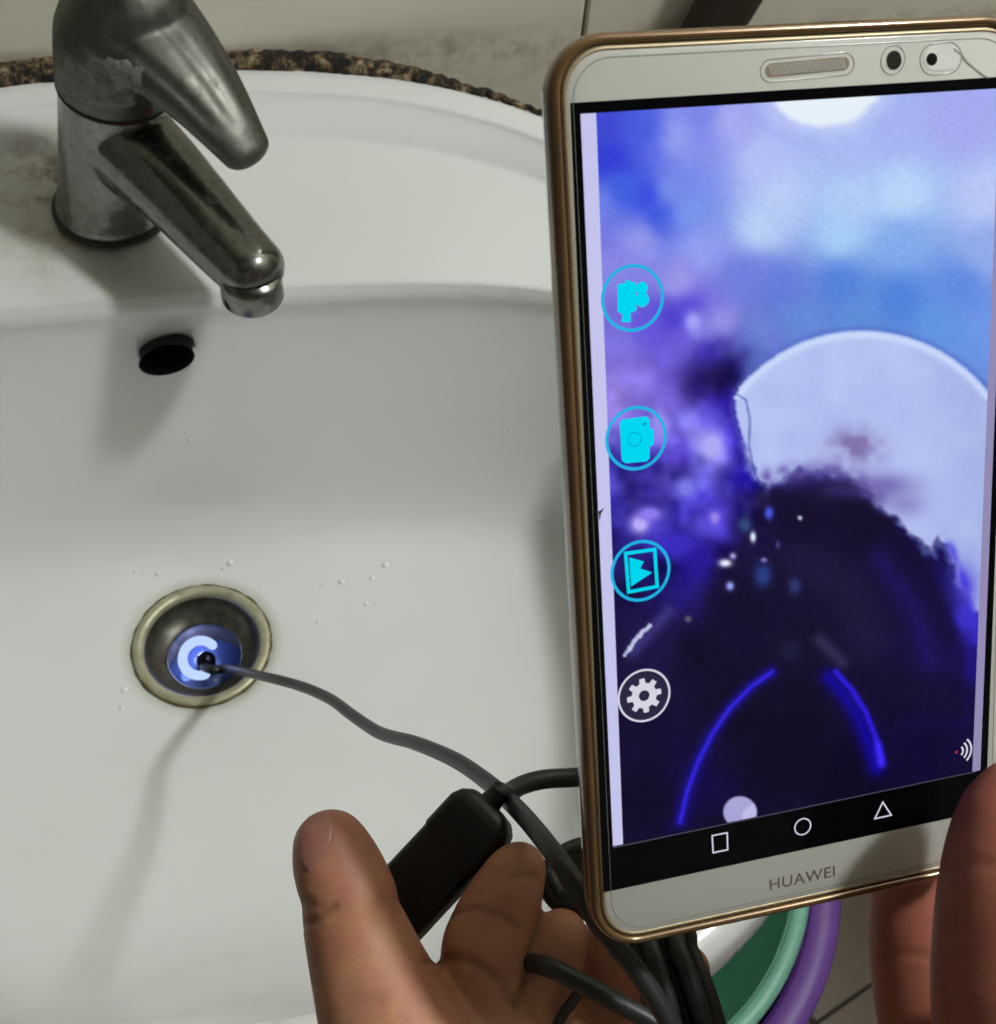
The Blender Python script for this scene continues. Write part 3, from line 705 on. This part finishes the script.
pgon([(617, 284), (624, 283), (625, 280), (629, 280), (630, 282), (635, 282), (636, 310), (630, 313), (630, 322), (621, 322), (622, 315), (617, 311)], m_cy, 'camcorder_body', ic, .32)
for (x, y, r_) in ((641, 288, 1.05), (641.5, 299.5, 1.2)):
    ringm(scr(x, y), r_/2, r_, m_cy, 'camcorder_reel', ic, .33, n=24)
ic = icon_ring(635.5, 438, 5.2, m_cy2)
pgon([(622, 419), (646, 416), (649, 419), (649, 427), (653, 430), (653, 444), (649, 447), (649, 458), (646, 461), (625, 463), (621, 460), (619, 422)], m_cy, 'camera_body', ic, .32)
ringm(scr(634, 439), 1.15, .16, m_ic, 'camera_lens', ic, .34)
ringm(scr(644, 423.5), .16, .32, m_ic, 'camera_flash', ic, .34, n=12)
ic = icon_ring(640, 570.5, 5.2, m_cy2)
stroke([(625, 553), (654, 549), (656.5, 586), (628, 591.5)], .62, m_cy, 'picture_frame', ic, .32)
pgon([(628.5, 557), (643, 561), (639.5, 568), (651.5, 572), (630.5, 586)], m_cy, 'picture_peaks', ic, .33)
gm = emis('icon_disc', col(44, 40, 66))
ic = ringm(scr(643.5, 695), 2.3, 4.6, gm, 'icon', phone, .29)
ringm(scr(643.5, 695), 4.75, .38, m_iw, 'disc_outline', ic, .31)
g0 = scr(643.5, 695); gp = []
for k in range(8):
    for (da, rr_) in ((-.24, 2.35), (-.15, 3.25), (.15, 3.25), (.24, 2.35)):
        a_ = 2*PI*k/8+da+.1; gp.append((g0[0]+rr_*math.cos(a_), g0[1]+rr_*math.sin(a_)))
V = []; F = []
for i, p in enumerate(gp):
    an_ = math.atan2(p[1]-g0[1], p[0]-g0[0]); V += [ploc(g0[0]+1.0*math.cos(an_), g0[1]+1.0*math.sin(an_), .33), ploc(p[0], p[1], .33)]
n = len(gp)
for i in range(n): j = (i+1) % n; F.append((2*i, 2*i+1, 2*j+1, 2*j))
mesh_obj('gear', V, F, m_iw, ic, False)
wc = scr(957, 751)
wi = ringm(wc, 1.1, .38, m_iw, 'signal_symbol', phone, .30, -.85, .85, n=16)
ringm(wc, 2.0, .38, m_iw, 'signal_wave', wi, .30, -.85, .85, n=16); ringm(wc, 2.9, .38, m_iw, 'signal_wave', wi, .30, -.85, .85, n=16)
ringm(scr(955.5, 751.5), .15, .3, emis('red_dot', col(180, 40, 70)), 'red_dot', wi, .30, n=10)
stroke([(711.5, 835), (726.5, 832), (727, 849), (712.5, 852)], .28, m_iw, 'navigation_symbol', phone)
ringm(scr(802, 826), 1.62, .26, m_iw, 'navigation_symbol', phone)
stroke([(882, 801.5), (890.5, 814.5), (874, 818)], .28, m_iw, 'navigation_symbol', phone)
# lettering on the chin
fc = bpy.data.curves.new('lettering', 'FONT'); fc.body = 'HUAWEI'; fc.size = 1; fc.align_x = 'CENTER'; fc.align_y = 'CENTER'; fc.space_character = 1.08; fc.offset = 0.004
fo = bpy.data.objects.new('tmp_text', fc); C.objects.link(fo); dg = bpy.context.evaluated_depsgraph_get(); dg.update()
tm = bpy.data.meshes.new_from_object(fo.evaluated_get(dg)); TV = np.array([v.co[:] for v in tm.vertices]); TF = [tuple(p.vertices) for p in tm.polygons]
bpy.data.objects.remove(fo)
la, lb = np.array(scr(769.5, 884)), np.array(scr(834.5, 871)); lc = (la+lb)/2
wx = TV[:, 0].max()-TV[:, 0].min(); hy = TV[:, 1].max()-TV[:, 1].min(); TV[:, 0] -= (TV[:, 0].max()+TV[:, 0].min())/2; TV[:, 1] -= (TV[:, 1].max()+TV[:, 1].min())/2
wl = np.linalg.norm(lb-la)
m_let = mat('lettering_bronze', col(122, 108, 96), .4, .3)
mesh_obj('lettering', [ploc(lc[0]+x/wx*wl, lc[1]+y/hy*2.3, .17) for x, y, _ in TV], TF, m_let, phone, False)
# earpiece, sensor, front camera
def capsule(px0, py0, px1, py1, r, seg=10):
    a, b = np.array(scr(px0, py0)), np.array(scr(px1, py1)); d = (b-a)/np.linalg.norm(b-a); t0 = math.atan2(d[1], d[0]); out = []
    for k in range(seg+1): th = t0-PI/2+PI*k/seg; out.append(tuple(b+r*np.array([math.cos(th), math.sin(th)])))
    for k in range(seg+1): th = t0+PI/2+PI*k/seg; out.append(tuple(a+r*np.array([math.cos(th), math.sin(th)])))
    return out
def band(outl, wd, z, m, name, par):
    P = np.array(outl); cen = P.mean(0); V = []; F = []; n = len(P)
    for i in range(n):
        e = P[(i+1) % n]-P[i-1]; e /= np.linalg.norm(e)+1e-9; nn = np.array([e[1], -e[0]]); V += [ploc(*(P[i]-nn*wd/2), z), ploc(*P[i], z+.08), ploc(*(P[i]+nn*wd/2), z)]
    for i in range(n):
        j = (i+1) % n; F += [(3*i, 3*i+1, 3*j+1, 3*j), (3*i+1, 3*i+2, 3*j+2, 3*j+1)]
    return mesh_obj(name, V, F, m, par)
m_edge = mat('protector_edge', col(150, 150, 142), .15); m_grl = mat('earpiece_mesh', col(140, 126, 104), .5, .2); m_wire = mat('earpiece_wire', col(196, 192, 182), .35, .6)
ep = mesh_obj('earpiece', *poly(capsule(771, 70.3, 843, 63.5, 1.05), .2), m_grl, phone, False)
Vs = []
a_, b_ = np.array(scr(769, 70.4)), np.array(scr(845, 63.4)); dv = (b_-a_)/np.linalg.norm(b_-a_); nv = np.array([-dv[1], dv[0]])
for k in range(26):
    p = a_+(b_-a_)*(k+.5)/26
    for sgn in (-1,):
        q = [p-nv*.85+dv*.5, p-nv*.85+dv*.12, p+nv*.85-dv*.5, p+nv*.85-dv*.12]
        Vs.append(([ploc(*z_, .24) for z_ in q], [(1, 0, 3, 2)]))
mesh_obj('wire_mesh', *join(*Vs), m_wire, ep, False)
band(capsule(770, 70.8, 844, 64, 1.75), .22, .14, m_edge, 'protector_cutout', phone)
sn = mesh_obj('light_sensor', *poly(capsule(893.4, 59.2, 893.6, 61.2, 1.35), .2), mat('sensor_glass', col(40, 40, 36), .15), phone, False)
band(capsule(892, 61, 893, 59, 2.15), .2, .14, m_edge, 'protector_cutout', phone)
fcam = mesh_obj('front_camera', *poly(capsule(931, 59.3, 931.4, 59.4, 1.0, 8), .22), mat('lens_black', col(14, 14, 16), .08), phone, False)
mesh_obj('camera_highlight', *poly(capsule(934, 58, 949, 57, 2.0), .18), mat('camera_highlight', col(226, 226, 220), .08, Coat_Weight=1), phone, False)  # white plate paints the bright reflection beside the front camera
band(capsule(933, 59.5, 948, 58, 2.5), .22, .14, m_edge, 'protector_cutout', phone)
# screen protector: its outline near the rounded corners
pr = rrect(78.4, 151.5, 6.5, 1.2, CY)
band(pr, .22, .14, m_edge, 'protector_edge', phone)
stroke([(953, 49), (962, 56), (966, 62), (978, 72), (988, 79)], .3, m_edge, 'protector_crack', phone, .2, False)
pgon([(595, 512), (600, 510), (604, 507), (600.5, 513), (599, 521), (598, 513)], mat('scratch_dark', col(70, 66, 84), .5), 'scratch', phone, .31)

# ---------------------------------------------------------------- hands
M_SK1 = skin('skin_left', col(190, 136, 106), col(174, 114, 90), col(196, 144, 102), .5)
M_SK2 = skin('skin_right', col(160, 94, 76), col(146, 80, 66), col(160, 100, 76), .6)
def ch(pts, mmr=None, flat=None, axis=None):
    """pts: (px,py,depth,r_px)"""
    P = [at(x, y, d) for x, y, d, r in pts]; r = [r*d/FPX for x, y, d, r in pts]
    return chain(P, r, flat, axis=axis)
def tintify(o, fn):
    me = o.data; n = len(me.vertices); co = np.zeros(n*3); me.vertices.foreach_get('co', co); co = co.reshape(-1, 3)
    no = np.zeros(n*3); me.vertices.foreach_get('normal', no); no = no.reshape(-1, 3)
    b = np.array(worldloc(o)); W = (co+b)/MM; W[:, 2] -= Z0
    c = fn(W, no); a = me.color_attributes.new('tint', 'FLOAT_COLOR', 'POINT'); a.data.foreach_set('color', np.hstack([c, np.ones((n, 1))]).ravel())
def crease(W, N, lines):
    p = pix(W); fac = ((CP-W)*N).sum(1)/np.linalg.norm(CP-W, axis=1) > -.1; dep = (W-CP)@CW; k = np.zeros(len(W))
    for (pts, wd, amt, dmin, dmax) in lines:
        k += amt*np.exp(-(sdline(p[:, 0], p[:, 1], pts)/wd)**2)*fac*(dep > dmin)*(dep < dmax)
    return k*.55
lh = thing('hand', 'left hand rising from below with thumb up, cradling the black control box and cable', 'hand', at(470, 1120, 300))
sp = ch([(331, 848, 292, 39), (337, 866, 292, 45), (349, 897, 291, 48.5), (353, 922, 291, 51), (362, 950, 291, 56), (374, 985, 291, 62), (393, 1030, 292, 74), (420, 1090, 294, 92), (450, 1160, 298, 105)])
sp += ch([(430, 1045, 292, 52), (480, 1068, 296, 62), (540, 1100, 300, 75)])
sp += ch([(519, 869, 303, 28), (514, 877, 303, 32), (505, 898, 302, 38), (494, 922, 301, 42), (486, 950, 300, 46), (488, 985, 300, 48), (505, 1030, 300, 55), (540, 1100, 303, 70)])
sp += ch([(561, 936, 303, 28), (556, 947, 303, 32), (543, 975, 303, 37), (535, 1010, 304, 41), (560, 1100, 310, 62)])
sp += ch([(612, 935, 318, 29), (608, 960, 317, 33), (600, 1000, 315, 37), (590, 1050, 312, 44), (600, 1110, 310, 60)])
sp += ch([(684, 970, 314, 27), (680, 985, 314, 31), (672, 1020, 313, 36), (655, 1060, 312, 44), (630, 1120, 310, 60)])
sp += ch([(450, 1160, 306, 100), (540, 1150, 310, 95), (610, 1150, 312, 80)])
sp += ch([(500, 1150, 308, 110), (480, 1280, 304, 125), (450, 1420, 298, 120), (420, 1650, 290, 140), (380, 2000, 280, 170)])
LH = voxel('palm_and_fingers', blobs(sp), M_SK1, lh, 0.8, 14)
CR1 = [([(303, 926), (318, 920), (334, 908)], 3.5, 1.0, 0, 400), ([(300, 905), (312, 903)], 5, .5, 0, 400), ([(405, 903), (390, 899), (378, 902)], 4, .4, 0, 400),
       ([(447, 916), (470, 909), (495, 913), (516, 926)], 4, .9, 290, 330), ([(428, 962), (455, 958), (480, 966), (503, 984), (515, 1005)], 5, 1.5, 280, 330), ([(485, 868), (510, 878), (535, 876)], 3.5, .5, 295, 330),
       ([(530, 975), (545, 968), (570, 972)], 4, .8, 300, 330), ([(350, 1000), (380, 1004)], 8, .3, 0, 400)]
def shp(W, N): return W-N*crease(W, N, CR1)[:, None]
reshape(LH, shp)
def tn(W, N):
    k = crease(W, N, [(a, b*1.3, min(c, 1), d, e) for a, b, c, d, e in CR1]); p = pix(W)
    k += crease(W, N, [([(545, 900), (538, 925), (530, 950), (524, 980), (515, 1005)], 4, 2.2, 280, 320)])  # shade between index and middle finger, painted into the tint only
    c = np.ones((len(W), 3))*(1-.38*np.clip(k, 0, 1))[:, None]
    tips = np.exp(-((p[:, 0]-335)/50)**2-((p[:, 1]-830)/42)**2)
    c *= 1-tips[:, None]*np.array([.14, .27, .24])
    dep = (W-CP)@CW; f = np.clip((dep-297)/8, 0, 1)*np.clip((1040-p[:, 1])/60, 0, 1); c *= 1-f[:, None]*np.array([.12, .24, .24]); return c  # fingers farther back tinted darker and redder, for the shade behind the phone
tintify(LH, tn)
m_nail = mat('thumb_nail', col(164, 112, 98), .35)
NP_ = np.array([(296.5, 845), (299, 830), (306, 819), (316, 812.5), (327, 813), (333, 820), (334, 832), (331, 846), (324, 858), (315, 868), (308, 874), (302, 868), (298, 857)], float)
hb = bvh(LH); nc = np.array([315., 842.]); V = []; okv = []
outl = crom(np.vstack([NP_, NP_[:1]]), 4)[:-1]; rings_ = (0.02, .3, .55, .75, .9, 1.0)
for q in rings_:
    for o_ in outl:
        P_ = nc+(o_-nc)*q; vv = CW+CR*(P_[0]-498)/FPX-CU*(P_[1]-512)/FPX
        h = hb.ray_cast(Vector((CP[0]*MM, CP[1]*MM, (CP[2]+Z0)*MM)), Vector(vv).normalized())
        if h[0] is None or (h[0]-Vector((CP[0]*MM, CP[1]*MM, (CP[2]+Z0)*MM))).length > .32: V.append(None); continue
        V.append(np.array([h[0].x/MM, h[0].y/MM, h[0].z/MM-Z0])+np.array(h[1])*(.45 if q < .95 else -.25))
m_ = len(outl); F = []
for i in range(len(rings_)-1):
    for k in range(m_):
        f = (i*m_+k, i*m_+(k+1) % m_, (i+1)*m_+(k+1) % m_, (i+1)*m_+k)
        if all(V[j] is not None for j in f): F.append(f)
mesh_obj('nail', [v if v is not None else V[0] for v in V], F, m_nail, lh)

rh = thing('hand', 'blurred right hand at lower right edge gripping the phone, thumb over its front', 'hand', at(1060, 1120, 280))
sp = ch([(1016, 800, 249, 42), (1008, 822, 249, 51), (1005, 850, 249, 58), (1005, 890, 249, 66), (1006, 940, 250, 72), (1012, 1000, 252, 80), (1030, 1080, 262, 92), (1060, 1180, 275, 110)])
sp += ch([(918, 862, 293, 40), (917, 890, 293, 45), (917, 930, 293, 49), (924, 980, 293, 52), (940, 1040, 292, 58), (980, 1120, 288, 75), (1060, 1190, 282, 100)])
for (x0, y0, x1) in ((985, 720, 1120), (975, 610, 1130), (990, 510, 1140)):
    sp += ch([(x0, y0+30, 299, 40), (x0+60, y0+20, 303, 44), (x1+20, y0+60, 300, 48), (1190, y0+190, 292, 62), (1170, 1000, 286, 90), (1110, 1130, 284, 110)])
sp += ch([(1080, 1150, 280, 120), (1110, 1280, 284, 135), (1130, 1450, 288, 125), (1170, 1700, 290, 150), (1230, 2000, 290, 170)])
RH = voxel('palm_and_fingers', blobs(sp), M_SK2, rh, 0.9, 14)
CR2 = [([(945, 870), (975, 862), (1000, 866)], 6, .5, 0, 262), ([(880, 960), (905, 954), (935, 958)], 5, .5, 270, 400)]
reshape(RH, lambda W, N: W-N*crease(W, N, CR2)[:, None])
tintify(RH, lambda W, N: np.ones((len(W), 3))*(1-.3*np.clip(crease(W, N, CR2), 0, 1))[:, None])

# ---------------------------------------------------------------- tubs on the floor under the basin
def tub(name, label, c, zr, R, zb, Rb, lip, m, mi):
    o = thing(name, label, 'tub', (c[0], c[1], zb))
    mesh_obj('wall', *lathe([(.1, zb), (Rb-4, zb), (Rb, zb+5), (R-2, zr-12), (R-2, zr-2), (R-4.5, zr-2), (R-4.5, zr-12), (Rb-3, zb+8), (Rb-8, zb+4), (.1, zb+4)], (c[0], c[1], 0), 96), mi, o)
    P = [(R-3, zr-6), (R-3.4, zr-2), (R-1, zr+.6), (R+lip*.5, zr+1.4), (R+lip-2, zr-.5), (R+lip, zr-4), (R+lip-.4, zr-10), (R+lip-1.8, zr-4), (R, zr-2)]
    mesh_obj('rim', *lathe(P, (c[0], c[1], 0), 96, closed=True), m, o); return o
m_t = mat('mint_plastic', col(128, 190, 166), .35); m_ti = mat('teal_plastic', col(118, 182, 156), .4)
m_p = mat('lilac_plastic', col(112, 72, 156), .4); m_pi = mat('purple_plastic', col(88, 40, 128), .4)
tub('plastic_tub', 'purple plastic tub on the floor around the green tub', (230, 8), -400, 189, -700, 165, 21, m_p, m_pi)
tub('plastic_tub', 'green plastic tub nested inside the purple one, pale mint rim', (228, 13), -385, 177, -694, 150, 10, m_t, m_ti)
